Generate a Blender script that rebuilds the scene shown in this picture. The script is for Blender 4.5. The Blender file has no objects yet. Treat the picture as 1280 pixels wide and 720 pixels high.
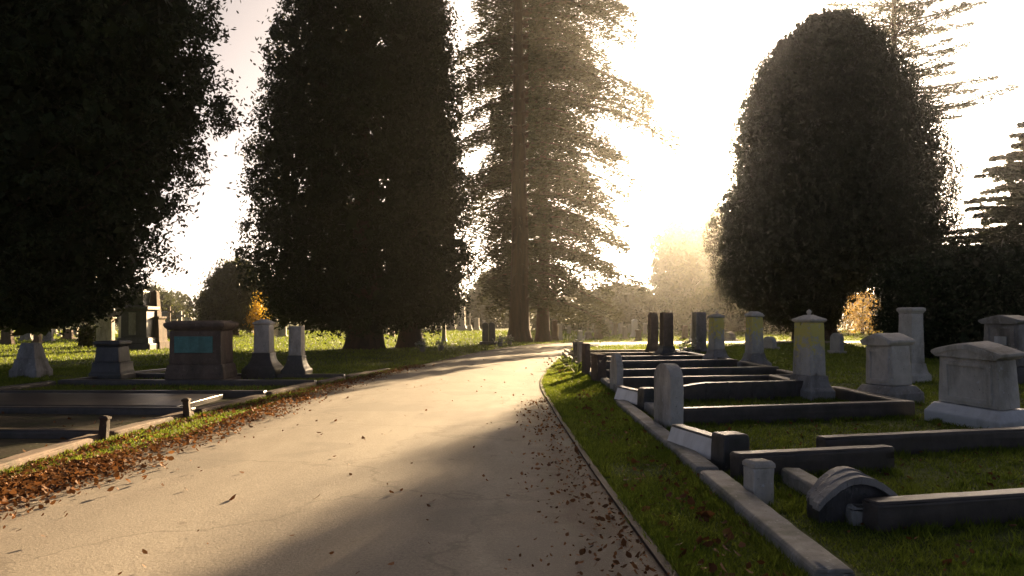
import bpy, math, random
import numpy as np
from mathutils import Vector, Matrix, noise as mnoise
R = math.radians
random.seed(7)
RNG = np.random.default_rng(11)
scene = bpy.context.scene
col = scene.collection
H, F, HOR = 1.4, 1000.0, 395.0          # eye height (m), focal length and horizon row of the 1280 px photograph
SUN = Vector((0.334, 1.0, 0.221)).normalized()
U_ANG = R(14)                            # plots right of the path are skewed by 14 degrees

def at(px, py, z=0.0):
    d = F*(H-z)/(py-HOR)
    return ((px-640)/F*d, d)
def up(py, d): return H+(HOR-py)/F*d     # height of an image row at distance d
def side(px, d): return (px-640)/F*d

# ------------------------------------------------------------------ materials
def new_mat(name):
    m = bpy.data.materials.new(name); m.use_nodes = True
    nt = m.node_tree; nt.nodes.clear()
    out = nt.nodes.new('ShaderNodeOutputMaterial')
    p = nt.nodes.new('ShaderNodeBsdfPrincipled')
    nt.links.new(p.outputs[0], out.inputs[0])
    return m, nt, p, out
def ramp(nt, src, stops):
    r = nt.nodes.new('ShaderNodeValToRGB')
    e = r.color_ramp.elements
    while len(e) > 1: e.remove(e[-1])
    e[0].position = stops[0][0]; e[0].color = (*stops[0][1], 1)
    for pos, c in stops[1:]:
        n = e.new(pos); n.color = (*c, 1)
    nt.links.new(src, r.inputs[0]); return r
def noise_tex(nt, scale, detail=6, rough=.6, vec=None, stretch=None):
    n = nt.nodes.new('ShaderNodeTexNoise')
    n.inputs['Scale'].default_value = scale; n.inputs['Detail'].default_value = detail; n.inputs['Roughness'].default_value = rough
    if vec is not None:
        if stretch:
            mp = nt.nodes.new('ShaderNodeMapping'); mp.inputs['Scale'].default_value = stretch
            nt.links.new(vec, mp.inputs['Vector']); vec = mp.outputs[0]
        nt.links.new(vec, n.inputs['Vector'])
    return n
def bump(nt, p, src, strength=.4, dist=.02):
    b = nt.nodes.new('ShaderNodeBump'); b.inputs['Strength'].default_value = strength; b.inputs['Distance'].default_value = dist
    nt.links.new(src, b.inputs['Height']); nt.links.new(b.outputs[0], p.inputs['Normal'])
def mixc(nt, fac, a, b):
    m = nt.nodes.new('ShaderNodeMix'); m.data_type = 'RGBA'
    nt.links.new(fac, m.inputs[0])
    for i, s in ((6, a), (7, b)):
        if hasattr(s, 'links'): nt.links.new(s, m.inputs[i])
        else: m.inputs[i].default_value = (*s, 1)
    return m.outputs[2]

def stone(name, light, dark, stain=(.10,.10,.07), rough=.85, scale=6, lichen=None, lichen_z=None, gloss=.5):
    m, nt, p, out = new_mat(name)
    geo = nt.nodes.new('ShaderNodeNewGeometry')
    tc = nt.nodes.new('ShaderNodeTexCoord')
    oi = nt.nodes.new('ShaderNodeObjectInfo')
    add = nt.nodes.new('ShaderNodeVectorMath'); add.operation = 'ADD'
    mul = nt.nodes.new('ShaderNodeVectorMath'); mul.operation = 'SCALE'; mul.inputs['Scale'].default_value = 1.0
    nt.links.new(geo.outputs['Position'], mul.inputs[0])
    vec = mul.outputs[0]
    n1 = noise_tex(nt, scale, 8, .65, vec)
    r1 = ramp(nt, n1.outputs[0], [(.3, dark), (.7, light)])
    n2 = noise_tex(nt, 2.2, 6, .7, vec, (1, 1, .35))     # streaks run down the stone
    r2 = ramp(nt, n2.outputs[0], [(.46, (0,0,0)), (.66, (.85,.85,.85))])
    c = mixc(nt, r2.outputs[0], r1.outputs[0], stain)
    if rough > .4:
        n6 = noise_tex(nt, 17, 6, .75, vec); r6 = ramp(nt, n6.outputs[0], [(.60, (0,0,0)), (.66, (.8,.8,.8))])
        c = mixc(nt, r6.outputs[0], c, tuple(min(.7, q*1.35+.03) for q in light))
        n7 = noise_tex(nt, 30, 5, .7, vec); r7 = ramp(nt, n7.outputs[0], [(.62, (0,0,0)), (.68, (.8,.8,.8))])
        c = mixc(nt, r7.outputs[0], c, tuple(q*.6 for q in stain))
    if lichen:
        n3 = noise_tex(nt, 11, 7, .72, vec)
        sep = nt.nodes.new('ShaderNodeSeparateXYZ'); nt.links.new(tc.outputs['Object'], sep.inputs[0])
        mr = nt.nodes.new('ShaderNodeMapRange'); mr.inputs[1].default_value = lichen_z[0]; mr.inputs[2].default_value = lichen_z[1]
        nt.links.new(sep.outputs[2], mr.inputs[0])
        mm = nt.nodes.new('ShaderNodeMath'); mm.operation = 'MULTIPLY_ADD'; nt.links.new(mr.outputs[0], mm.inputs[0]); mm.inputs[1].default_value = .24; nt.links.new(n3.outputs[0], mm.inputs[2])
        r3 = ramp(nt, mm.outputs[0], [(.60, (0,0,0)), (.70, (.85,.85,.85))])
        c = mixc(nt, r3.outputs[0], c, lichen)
    nt.links.new(c, p.inputs['Base Color'])
    p.inputs['Roughness'].default_value = rough; p.inputs['Specular IOR Level'].default_value = gloss
    n4 = noise_tex(nt, 70, 4, .7, vec); bump(nt, p, n4.outputs[0], .35, .006)
    return m

M = {}
M['pale'] = stone('weathered_pale_stone', (.74,.67,.58), (.54,.48,.40), (.27,.23,.17))
M['marble'] = stone('white_marble', (.82,.80,.77), (.68,.66,.63), (.5,.47,.42), .18)
M['grey'] = stone('grey_granite', (.40,.365,.33), (.25,.225,.20), (.10,.085,.065), .6)
M['dark'] = stone('dark_granite', (.10,.09,.085), (.05,.045,.042), (.04,.045,.03), .45)
M['brown'] = stone('brown_sandstone', (.22,.15,.11), (.13,.085,.06), (.06,.05,.035))
M['kerb'] = stone('kerb_granite', (.12,.095,.08), (.06,.048,.04), (.045,.04,.03), .38)
M['concrete'] = stone('kerb_concrete', (.40,.37,.33), (.25,.23,.20), (.12,.12,.08))
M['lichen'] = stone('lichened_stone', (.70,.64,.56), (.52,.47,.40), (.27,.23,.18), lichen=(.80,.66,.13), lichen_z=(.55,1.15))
M['polished'] = stone('polished_white_marble', (.86,.85,.83), (.76,.75,.73), (.6,.58,.55), .12, gloss=.9)
M['teal'] = stone('verdigris_bronze', (.09,.30,.26), (.05,.20,.17), (.04,.10,.08), .45, 14)
M['plaque'] = stone('white_plaque', (.7,.7,.68), (.6,.6,.58), (.4,.4,.38), .4)
M['rust'] = stone('rusted_iron', (.08,.045,.03), (.035,.025,.02), (.02,.02,.02), .8, 20)
M['bed'] = stone('dark_plot_infill', (.075,.062,.045), (.03,.026,.02), (.03,.04,.015), .95, 40, gloss=.08)
M['petal'] = stone('pale_petals', (.75,.70,.62), (.55,.50,.42), (.35,.33,.2), .7, 30)

def leaf_mat(name, c1, c2, trans=.25, tcol=None, rough=.55, var=.35):
    m, nt, p, out = new_mat(name)
    geo = nt.nodes.new('ShaderNodeNewGeometry')
    n = noise_tex(nt, .8, 4, .6, geo.outputs['Position'])
    r = ramp(nt, n.outputs[0], [(.35, c1), (.65, c2)])
    rp = ramp(nt, geo.outputs['Random Per Island'], [(0, (1-var,)*3), (1, (1+var,)*3)])
    mx = nt.nodes.new('ShaderNodeMix'); mx.data_type = 'RGBA'; mx.blend_type = 'MULTIPLY'; mx.inputs[0].default_value = 1
    nt.links.new(r.outputs[0], mx.inputs[6]); nt.links.new(rp.outputs[0], mx.inputs[7])
    nt.links.new(mx.outputs[2], p.inputs['Base Color'])
    p.inputs['Roughness'].default_value = rough; p.inputs['Specular IOR Level'].default_value = .12
    t = nt.nodes.new('ShaderNodeBsdfTranslucent')
    if tcol: t.inputs[0].default_value = (*tcol, 1)
    else: nt.links.new(mx.outputs[2], t.inputs[0])
    ms = nt.nodes.new('ShaderNodeMixShader'); ms.inputs[0].default_value = trans
    nt.links.new(p.outputs[0], ms.inputs[1]); nt.links.new(t.outputs[0], ms.inputs[2]); nt.links.new(ms.outputs[0], out.inputs[0])
    return m
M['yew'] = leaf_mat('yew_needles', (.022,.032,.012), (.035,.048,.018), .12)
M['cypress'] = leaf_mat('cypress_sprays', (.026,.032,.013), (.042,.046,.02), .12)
M['redwood'] = leaf_mat('redwood_needles', (.04,.045,.018), (.06,.06,.024), .25)
M['cedar'] = leaf_mat('cedar_needles', (.035,.045,.02), (.055,.06,.028), .25)
M['broad'] = leaf_mat('broad_leaves', (.045,.055,.018), (.075,.08,.028), .35)
M['gold'] = leaf_mat('golden_leaves', (.40,.24,.03), (.55,.36,.05), .55)
M['litter'] = leaf_mat('fallen_leaves', (.11,.042,.018), (.23,.105,.04), .25, rough=.7, var=.5)
M['blade'] = leaf_mat('grass_blades', (.13,.185,.024), (.21,.25,.04), .5, rough=.5)
M['herb'] = leaf_mat('herb_leaves', (.06,.085,.02), (.09,.12,.03), .4)

def bark(name, a, b):
    m, nt, p, out = new_mat(name)
    geo = nt.nodes.new('ShaderNodeNewGeometry')
    n = noise_tex(nt, 5, 8, .7, geo.outputs['Position'], (1,1,.12))
    r = ramp(nt, n.outputs[0], [(.35, a), (.65, b)]); nt.links.new(r.outputs[0], p.inputs['Base Color'])
    p.inputs['Roughness'].default_value = .9; bump(nt, p, n.outputs[0], 1, .08)
    return m
M['bark'] = bark('brown_bark', (.035,.022,.015), (.09,.055,.037))
M['redbark'] = bark('red_bark', (.04,.02,.012), (.10,.048,.028))

def ground_mat():
    m, nt, p, out = new_mat('lawn_soil')
    geo = nt.nodes.new('ShaderNodeNewGeometry')
    n1 = noise_tex(nt, .7, 8, .7, geo.outputs['Position'])
    n2 = noise_tex(nt, 14, 6, .7, geo.outputs['Position'])
    r1 = ramp(nt, n1.outputs[0], [(.35, (.06,.09,.016)), (.6, (.10,.125,.025)), (.75, (.14,.13,.04))])
    r2 = ramp(nt, n2.outputs[0], [(.35, (.5,.5,.5)), (.7, (1.2,1.2,1.2))])
    mx = nt.nodes.new('ShaderNodeMix'); mx.data_type = 'RGBA'; mx.blend_type = 'MULTIPLY'; mx.inputs[0].default_value = 1
    nt.links.new(r1.outputs[0], mx.inputs[6]); nt.links.new(r2.outputs[0], mx.inputs[7])
    nt.links.new(mx.outputs[2], p.inputs['Base Color']); p.inputs['Roughness'].default_value = .9
    p.inputs['Specular IOR Level'].default_value = .15
    bump(nt, p, n2.outputs[0], .8, .04)
    return m
M['ground'] = ground_mat()

def path_mat():
    m, nt, p, out = new_mat('worn_gravel_asphalt')
    geo = nt.nodes.new('ShaderNodeNewGeometry'); P = geo.outputs['Position']
    n1 = noise_tex(nt, 1.1, 8, .65, P, (1,.35,1)); n2 = noise_tex(nt, 55, 4, .8, P); n3 = noise_tex(nt, 4, 8, .75, P)
    r1 = ramp(nt, n1.outputs[0], [(.3, (.22,.185,.15)), (.7, (.35,.30,.245))])
    r2 = ramp(nt, n2.outputs[0], [(.3, (.62,.62,.62)), (.7, (1.2,1.2,1.2))])
    mx = nt.nodes.new('ShaderNodeMix'); mx.data_type = 'RGBA'; mx.blend_type = 'MULTIPLY'; mx.inputs[0].default_value = 1
    nt.links.new(r1.outputs[0], mx.inputs[6]); nt.links.new(r2.outputs[0], mx.inputs[7])
    r3 = ramp(nt, n3.outputs[0], [(.62, (0,0,0)), (.70, (.7,.7,.7))])
    c = mixc(nt, r3.outputs[0], mx.outputs[2], (.13,.095,.07))
    v = nt.nodes.new('ShaderNodeTexVoronoi'); v.feature = 'DISTANCE_TO_EDGE'; v.inputs['Scale'].default_value = .45
    wob = nt.nodes.new('ShaderNodeVectorMath'); wob.operation = 'ADD'
    n5 = noise_tex(nt, 1.5, 5, .6, P); sc = nt.nodes.new('ShaderNodeVectorMath'); sc.operation = 'SCALE'; sc.inputs['Scale'].default_value = 1.2
    nt.links.new(n5.outputs[1], sc.inputs[0]); nt.links.new(P, wob.inputs[0]); nt.links.new(sc.outputs[0], wob.inputs[1]); nt.links.new(wob.outputs[0], v.inputs['Vector'])
    r4 = ramp(nt, v.outputs['Distance'], [(.0, (.45,.45,.45)), (.02, (0,0,0))])
    c = mixc(nt, r4.outputs[0], c, (.10,.08,.06))
    at_ = nt.nodes.new('ShaderNodeAttribute'); at_.attribute_name = 'across'
    n8 = noise_tex(nt, 1.6, 7, .7, P); ad = nt.nodes.new('ShaderNodeMath'); ad.operation = 'MULTIPLY_ADD'; ad.inputs[1].default_value = .16
    nt.links.new(n8.outputs[0], ad.inputs[0]); nt.links.new(at_.outputs['Fac'], ad.inputs[2])
    r8 = ramp(nt, ad.outputs[0], [(.14, (.95,.95,.95)), (.20, (.35,.35,.35)), (.27, (0,0,0)), (.34, (.12,.12,.12)), (.42, (0,0,0)), (.97, (0,0,0)), (1.0, (.3,.3,.3))])
    c = mixc(nt, r8.outputs[0], c, (.085,.055,.035))
    n9 = noise_tex(nt, .33, 3, .5, P); r9 = ramp(nt, n9.outputs[0], [(.55, (0,0,0)), (.565, (.5,.5,.5))])
    c = mixc(nt, r9.outputs[0], c, (.17,.145,.12))
    n10 = noise_tex(nt, 130, 2, .8, P); r10 = ramp(nt, n10.outputs[0], [(.63, (0,0,0)), (.68, (.7,.7,.7))])
    c = mixc(nt, r10.outputs[0], c, (.45,.40,.34))
    nt.links.new(c, p.inputs['Base Color']); p.inputs['Roughness'].default_value = .8
    p.inputs['Specular IOR Level'].default_value = .4
    hm = nt.nodes.new('ShaderNodeMath'); hm.operation = 'ADD'; nt.links.new(n2.outputs[0], hm.inputs[0]); nt.links.new(n3.outputs[0], hm.inputs[1])
    bump(nt, p, hm.outputs[0], .5, .012)
    return m
M['path'] = path_mat()

# ------------------------------------------------------------------ object helpers
def tag(o, label=None, cat=None, group=None, kind=None):
    if label: o['label'] = label
    if cat: o['category'] = cat
    if group: o['group'] = group
    if kind: o['kind'] = kind
    return o
def thing(name, label, cat, loc, rz=0, group=None, tilt=(0,0)):
    o = bpy.data.objects.new(name, None); col.objects.link(o)
    o.empty_display_size = .2
    o.location = (loc[0], loc[1], loc[2] if len(loc) > 2 else 0); o.rotation_euler = (R(tilt[0]), R(tilt[1]), rz)
    return tag(o, label, cat, group, 'thing')

class MB:
    def __init__(s): s.v = []; s.f = []
    def loft(s, secs, cx=0, cy=0):
        """stacked rectangular sections (z, half_x, half_y)"""
        b = len(s.v)
        for z, hx, hy in secs:
            s.v += [(cx-hx,cy-hy,z),(cx+hx,cy-hy,z),(cx+hx,cy+hy,z),(cx-hx,cy+hy,z)]
        s.f.append((b+3,b+2,b+1,b))
        for i in range(len(secs)-1):
            o = b+4*i
            for k in range(4): s.f.append((o+k, o+(k+1)%4, o+4+(k+1)%4, o+4+k))
        t = b+4*(len(secs)-1); s.f.append((t,t+1,t+2,t+3)); return s
    def box(s, x0, x1, y0, y1, z0, z1):
        return s.loft([(z0,(x1-x0)/2,(y1-y0)/2),(z1,(x1-x0)/2,(y1-y0)/2)], (x0+x1)/2, (y0+y1)/2)
    def prism(s, prof, y0, y1):
        """profile in x,z (counter clockwise seen from -y) extruded along y"""
        b = len(s.v); n = len(prof)
        s.v += [(x,y0,z) for x,z in prof]+[(x,y1,z) for x,z in prof]
        s.f.append(tuple(range(b,b+n))); s.f.append(tuple(range(b+2*n-1,b+n-1,-1)))
        for i in range(n):
            j = (i+1)%n; s.f.append((b+j,b+i,b+n+i,b+n+j))
        return s
    def hexa(s, bottom, top):
        b = len(s.v); n = len(bottom); s.v += list(bottom)+list(top)
        s.f.append(tuple(range(b+n-1,b-1,-1))); s.f.append(tuple(range(b+n,b+2*n)))
        for i in range(n):
            j = (i+1)%n; s.f.append((b+i,b+j,b+n+j,b+n+i))
        return s
    def lathe(s, prof, n=16, cx=0, cy=0):
        b = len(s.v)
        for r, z in prof:
            for k in range(n): s.v.append((cx+r*math.cos(2*math.pi*k/n), cy+r*math.sin(2*math.pi*k/n), z))
        for i in range(len(prof)-1):
            for k in range(n): s.f.append((b+i*n+k, b+i*n+(k+1)%n, b+(i+1)*n+(k+1)%n, b+(i+1)*n+k))
        s.f.append(tuple(range(b+n-1,b-1,-1))); t = b+(len(prof)-1)*n; s.f.append(tuple(range(t,t+n))); return s
    def tube(s, pts, rad, n=8):
        b = len(s.v); pts = [Vector(p) for p in pts]
        for i, p in enumerate(pts):
            d = (pts[min(i+1,len(pts)-1)]-pts[max(i-1,0)]).normalized()
            a = d.cross(Vector((0,1,0) if abs(d.y) < .9 else (1,0,0))).normalized(); c = d.cross(a)
            for k in range(n):
                t = 2*math.pi*k/n; s.v.append(tuple(p+(a*math.cos(t)+c*math.sin(t))*rad[i]))
        for i in range(len(pts)-1):
            for k in range(n): s.f.append((b+i*n+(k+1)%n, b+i*n+k, b+(i+1)*n+k, b+(i+1)*n+(k+1)%n))
        s.f.append(tuple(range(b,b+n))); t = b+(len(pts)-1)*n; s.f.append(tuple(range(t+n-1,t-1,-1))); return s
    def build(s, name, mat, parent=None, bevel=.008, smooth=False, rough=0):
        me = bpy.data.meshes.new(name)
        v = s.v
        if rough:
            v = [tuple(np.array(p)+rough*np.array(mnoise.noise_vector(Vector(p)*6+Vector((len(bpy.data.objects),0,0))))) for p in v]
        me.from_pydata(v, [], s.f); me.update()
        me.materials.append(M[mat] if isinstance(mat, str) else mat)
        o = bpy.data.objects.new(name, me); col.objects.link(o)
        if parent: o.parent = parent
        if smooth:
            me.polygons.foreach_set('use_smooth', [True]*len(me.polygons))
        if bevel:
            m = o.modifiers.new('bevel','BEVEL'); m.width = bevel; m.segments = 2; m.limit_method = 'ANGLE'; m.angle_limit = R(35)
        return o

CLOUD = bpy.data.textures.new('stone_wear', 'CLOUDS'); CLOUD.noise_scale = .11; CLOUD.noise_depth = 3
def wear(root, levels=4, strength=.014):
    for o in [root]+list(root.children_recursive):
        if o.type != 'MESH' or o.name.split('.')[0] in ('blooms','leaves','plaque','face_panel','moulding','panel_border'): continue
        m = o.modifiers.new('subdivide','SUBSURF'); m.subdivision_type = 'SIMPLE'; m.levels = m.render_levels = levels
        d = o.modifiers.new('wear','DISPLACE'); d.texture = CLOUD; d.texture_coords = 'GLOBAL'; d.strength = strength; d.mid_level = .5
        if strength > .004: o.data.polygons.foreach_set('use_smooth', [True]*len(o.data.polygons))
    return root
def faces_mesh(name, V, k, mat, parent=None):
    """V: (N*k,3) array, k vertices per loose face"""
    me = bpy.data.meshes.new(name); n = len(V)//k
    me.vertices.add(len(V)); me.vertices.foreach_set('co', V.astype(np.float32).ravel())
    me.loops.add(len(V)); me.loops.foreach_set('vertex_index', np.arange(len(V), dtype=np.int32))
    me.polygons.add(n); me.polygons.foreach_set('loop_start', np.arange(0, len(V), k, dtype=np.int32))
    try: me.polygons.foreach_set('loop_total', np.full(n, k, dtype=np.int32))
    except Exception: pass
    me.update(calc_edges=True); me.materials.append(M[mat])
    o = bpy.data.objects.new(name, me); col.objects.link(o)
    if parent: o.parent = parent
    return o
def unit(a): return a/np.linalg.norm(a, axis=1, keepdims=True)
def leaf_quads(P, size, aspect=.5, dirs=None, spread=1.0):
    n = len(P); a = RNG.normal(size=(n,3))
    if dirs is not None: a = dirs+spread*a*.5
    a = unit(a); b = unit(np.cross(a, RNG.normal(size=(n,3))))
    s = (size*RNG.uniform(.6,1.3,n))[:,None] if np.isscalar(size) else (size*RNG.uniform(.6,1.3,n))[:,None]
    V = np.stack([P-a*s*.5, P+b*s*aspect*.5, P+a*s*.5, P-b*s*aspect*.5], axis=1)
    return V.reshape(-1,3)

# ------------------------------------------------------------------ setting: ground, path
CUR_L = [(-4.45,1.5),(-4.2,6),(-3.75,9.3),(-3.65,15),(-2.9,21),(-1.25,31),(.4,37.6),(3,41.6),(8,43.6),(16,44.6),(34,45)]
CUR_R = [(.95,1.5),(.76,6),(.68,8.5),(.6,12.2),(.6,17),(1.2,23.3),(1.9,28.5),(3.4,36.2),(8.2,39.6),(16,40.9),(34,41.3)]
def smooth_curve(c, k=8):
    c = [np.array(p) for p in c]; out = []
    for i in range(len(c)-1):
        p0, p1, p2, p3 = c[max(i-1,0)], c[i], c[i+1], c[min(i+2,len(c)-1)]
        for j in range(k):
            t = j/k
            out.append(.5*((2*p1)+(-p0+p2)*t+(2*p0-5*p1+4*p2-p3)*t*t+(-p0+3*p1-3*p2+p3)*t**3))
    out.append(c[-1]); return np.array(out)
EL, ER = smooth_curve(CUR_L), smooth_curve(CUR_R)
def in_poly(X, Y, poly):
    ins = np.zeros(len(X), bool); n = len(poly)
    for i in range(n):
        x1, y1 = poly[i]; x2, y2 = poly[(i+1)%n]
        c = ((y1 > Y) != (y2 > Y))
        xi = (x2-x1)*(Y-y1)/((y2-y1) if y2 != y1 else 1e-9)+x1
        ins ^= (c & (X < xi))
    return ins
PATH_POLY = np.vstack([EL, ER[::-1]])

g = MB(); n = 60
xs = np.linspace(-230, 230, 93); ys = np.linspace(-40, 400, 89)
gv = [(x, y, 0.0) for y in ys for x in xs]
gf = [(j*93+i, j*93+i+1, (j+1)*93+i+1, (j+1)*93+i) for j in range(88) for i in range(92)]
g.v, g.f = gv, gf
tag(g.build('ground', 'ground', bevel=0), kind='structure')

p = MB(); W = 14
wob = lambda i, s: .05*mnoise.noise(Vector((i*.35, s, 0)))+.03*mnoise.noise(Vector((i*1.3, s+9, 0)))
for i in range(len(EL)):
    l = EL[i]+np.array((wob(i,1)*2.2,0)); r = ER[i]
    for k in range(W+1):
        t = k/W; q = l*(1-t)+r*t; p.v.append((q[0], q[1], .006+.035*(1-(2*t-1)**2)))
for i in range(len(EL)-1):
    for k in range(W): p.f.append((i*(W+1)+k, i*(W+1)+k+1, (i+1)*(W+1)+k+1, (i+1)*(W+1)+k))
po = p.build('path', 'path', bevel=0, smooth=True); aa = po.data.attributes.new('across','FLOAT','POINT'); aa.data.foreach_set('value', [ (1-abs(2*k/W-1))*.5 for i in range(len(EL)) for k in range(W+1)]); tag(po, kind='structure')

e = MB()                                  # thin edging strip along the lawn, right edge of the path
pts = [q for q in ER if 1.5 <= q[1] <= 30]
for i in range(len(pts)-1):
    a, b = pts[i], pts[i+1]; d = (b-a)/np.linalg.norm(b-a); nr = np.array((d[1], -d[0]))
    o0, o1 = .004, .055
    bt = [(*(a+nr*o0),-.03),(*(a+nr*o1),-.03),(*(b+nr*o1),-.03),(*(b+nr*o0),-.03)]
    e.hexa(bt, [(x,y,.022) for x,y,_ in bt])
tag(e.build('path_edging', 'rust', bevel=0), kind='structure')

# ------------------------------------------------------------------ monuments (face local -y)
def round_slab(name, label, loc, w, h, t, mat, rz, group=None, base=True, shoulder=False, tilt=(0,0), cat='gravestone', basemat=None):
    o = thing(name, label, cat, loc, rz, group, tilt)
    z0 = .12 if base else -.02; r = w/2
    prof = [(-r, z0), (r, z0)]
    hs = h-r*.75
    if shoulder:
        prof += [(r, hs-.05), (r*.82, hs-.05)]
        prof += [(r*.82*math.cos(a), hs-.05+(h-hs+.05)*math.sin(a)) for a in np.linspace(.05, math.pi-.05, 17)]
        prof += [(-r*.82, hs-.05), (-r, hs-.05)]
    else:
        prof += [(r*math.cos(a), hs+(h-hs)*math.sin(a)) for a in np.linspace(0, math.pi, 19)]
    MB().prism(prof, -t/2, t/2).build('slab', mat, o, .012)
    if base: MB().loft([(-.05,w*.62,t*.95),(.10,w*.62,t*.95),(.125,w*.6,t*.9)]).build('base', basemat or mat, o, .012)
    return o
def pillar(name, label, loc, w, t, h, mat, rz, capmat=None, basemat=None, group=None, tilt=(0,0), base_h=.42, base_w=1.9, cap='pyramid', taper=.88, cat='gravestone', finial=False):
    o = thing(name, label, cat, loc, rz, group, tilt)
    a, b = w/2, t/2; bw = base_w
    flare = [(-.05,a*bw,b*bw),(base_h*.38,a*bw,b*bw)]
    for k in range(1,6):
        q = k/5; f = 1.12+(bw*.96-1.12)*(1-q)**2.1; flare.append((base_h*(.38+.62*q), a*f, b*f))
    MB().loft(flare).build('base', basemat or mat, o, .012)
    hc = h-(.13 if cap != 'none' else 0)
    MB().loft([(base_h+.002,a,b),(hc,a*taper,b*taper)]).build('shaft', mat, o, .01)
    ca, cb = a*taper, b*taper
    if cap == 'pyramid':
        c = MB().loft([(hc+.002,ca*1.02,cb*1.02),(hc+.03,ca*1.2,cb*1.2),(hc+.055,ca*1.2,cb*1.2),(h,ca*.35,cb*.35)])
        cp = c.build('cap', capmat or mat, o, .008)
    elif cap == 'cornice':
        c = MB().loft([(hc+.002,ca*1.02,cb*1.02),(hc+.04,ca*1.1,cb*1.1),(hc+.06,ca*1.22,cb*1.22),(hc+.11,ca*1.22,cb*1.22),(h,ca*1.05,cb*1.05)])
        c.build('cap', capmat or mat, o, .008)
    elif cap == 'rough':
        c = MB()
        secs = [(hc+.002,ca*1.0,cb*1.0)]+[(hc+z,ca*f,cb*f) for z,f in ((.02,1.2),(.05,1.28),(.075,1.1),(.10,1.0),(.125,.72),(.15,.45))]
        c.loft(secs); c.build('cap', capmat or mat, o, .012, rough=.015)
    if finial:
        MB().lathe([(.025,h-.005),(.03,h+.02),(.045,h+.045),(.03,h+.075),(.01,h+.09)], 12).build('finial', capmat or mat, cp, 0, True)
    return o
def pediment(name, label, loc, w, h, t, mat, rz, basemat, group=None, tilt=(0,0), rise=.13, plaque=None, cat='gravestone'):
    o = thing(name, label, cat, loc, rz, group, tilt)
    a, b = w/2, t/2; bh = h*.25; ct = h-rise-.07
    MB().loft([(-.06,a*1.24,b*1.9),(bh*.55,a*1.24,b*1.9),(bh*.62,a*1.2,b*1.8),(bh*.98,a*1.08,b*1.3)]).build('plinth', basemat, o, .015)
    bd = MB().loft([(bh,a,b),(ct,a*.93,b*.93)]).build('body', mat, o, .012)
    ow = a*1.06; prof = [(-ow*.9,ct+.002),(ow*.9,ct+.002),(ow*1.06,ct+.05),(ow*1.06,ct+.085)]
    prof += [(ow*1.06*t, ct+.085+(h-ct-.085)*((1-abs(t))*.55+.45*math.cos(t*math.pi/2))) for t in np.linspace(.97,-.97,13)]
    prof += [(-ow*1.06,ct+.085),(-ow*1.06,ct+.05)]
    pd = MB().prism(prof, -b*1.3, b*1.3).build('pediment', mat, o, .01)
    ang = np.linspace(.45,math.pi-.45,11); ro, ri = 1.0, .80
    for s in (-1, 1):                       # raised arched moulding on the pediment's faces
        m = MB(); y0, y1 = (-b*1.3-.018, -b*1.3+.01) if s < 0 else (b*1.3-.01, b*1.3+.018)
        outer = [(ow*ro*math.cos(q), ct+.07+(h-ct-.085)*((1-abs(math.cos(q)))*.55+.45*math.cos(math.cos(q)*math.pi/2))) for q in ang]
        inner = [(x, z-.055) for x, z in outer]
        for i in range(len(ang)-1): m.prism([inner[i], inner[i+1], outer[i+1], outer[i]][::-1], y0, y1)
        m.build('moulding', mat, pd, 0)
    fr = MB(); fw = a*.76; z0, z1 = bh+.05, ct-.05    # raised border round the sunk inscription panel
    yy = lambda z: -(b-(z-bh)/(ct-bh)*b*.07)
    for (x0,x1,q0,q1) in ((-fw,-fw+.07,z0,z1),(fw-.07,fw,z0,z1),(-fw+.07,fw-.07,z1-.05,z1),(-fw+.07,fw-.07,z0,z0+.05)):
        yb = yy((q0+q1)/2); fr.box(x0,x1,yb-.028,yb+.02,q0,q1)
    fr.build('panel_border', mat, bd, .003)
    if plaque: MB().box(-w*.16,w*.16,-b-.012,-b+.01,h*.55,h*.68).build('plaque', plaque, o, .003)
    return o
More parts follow.
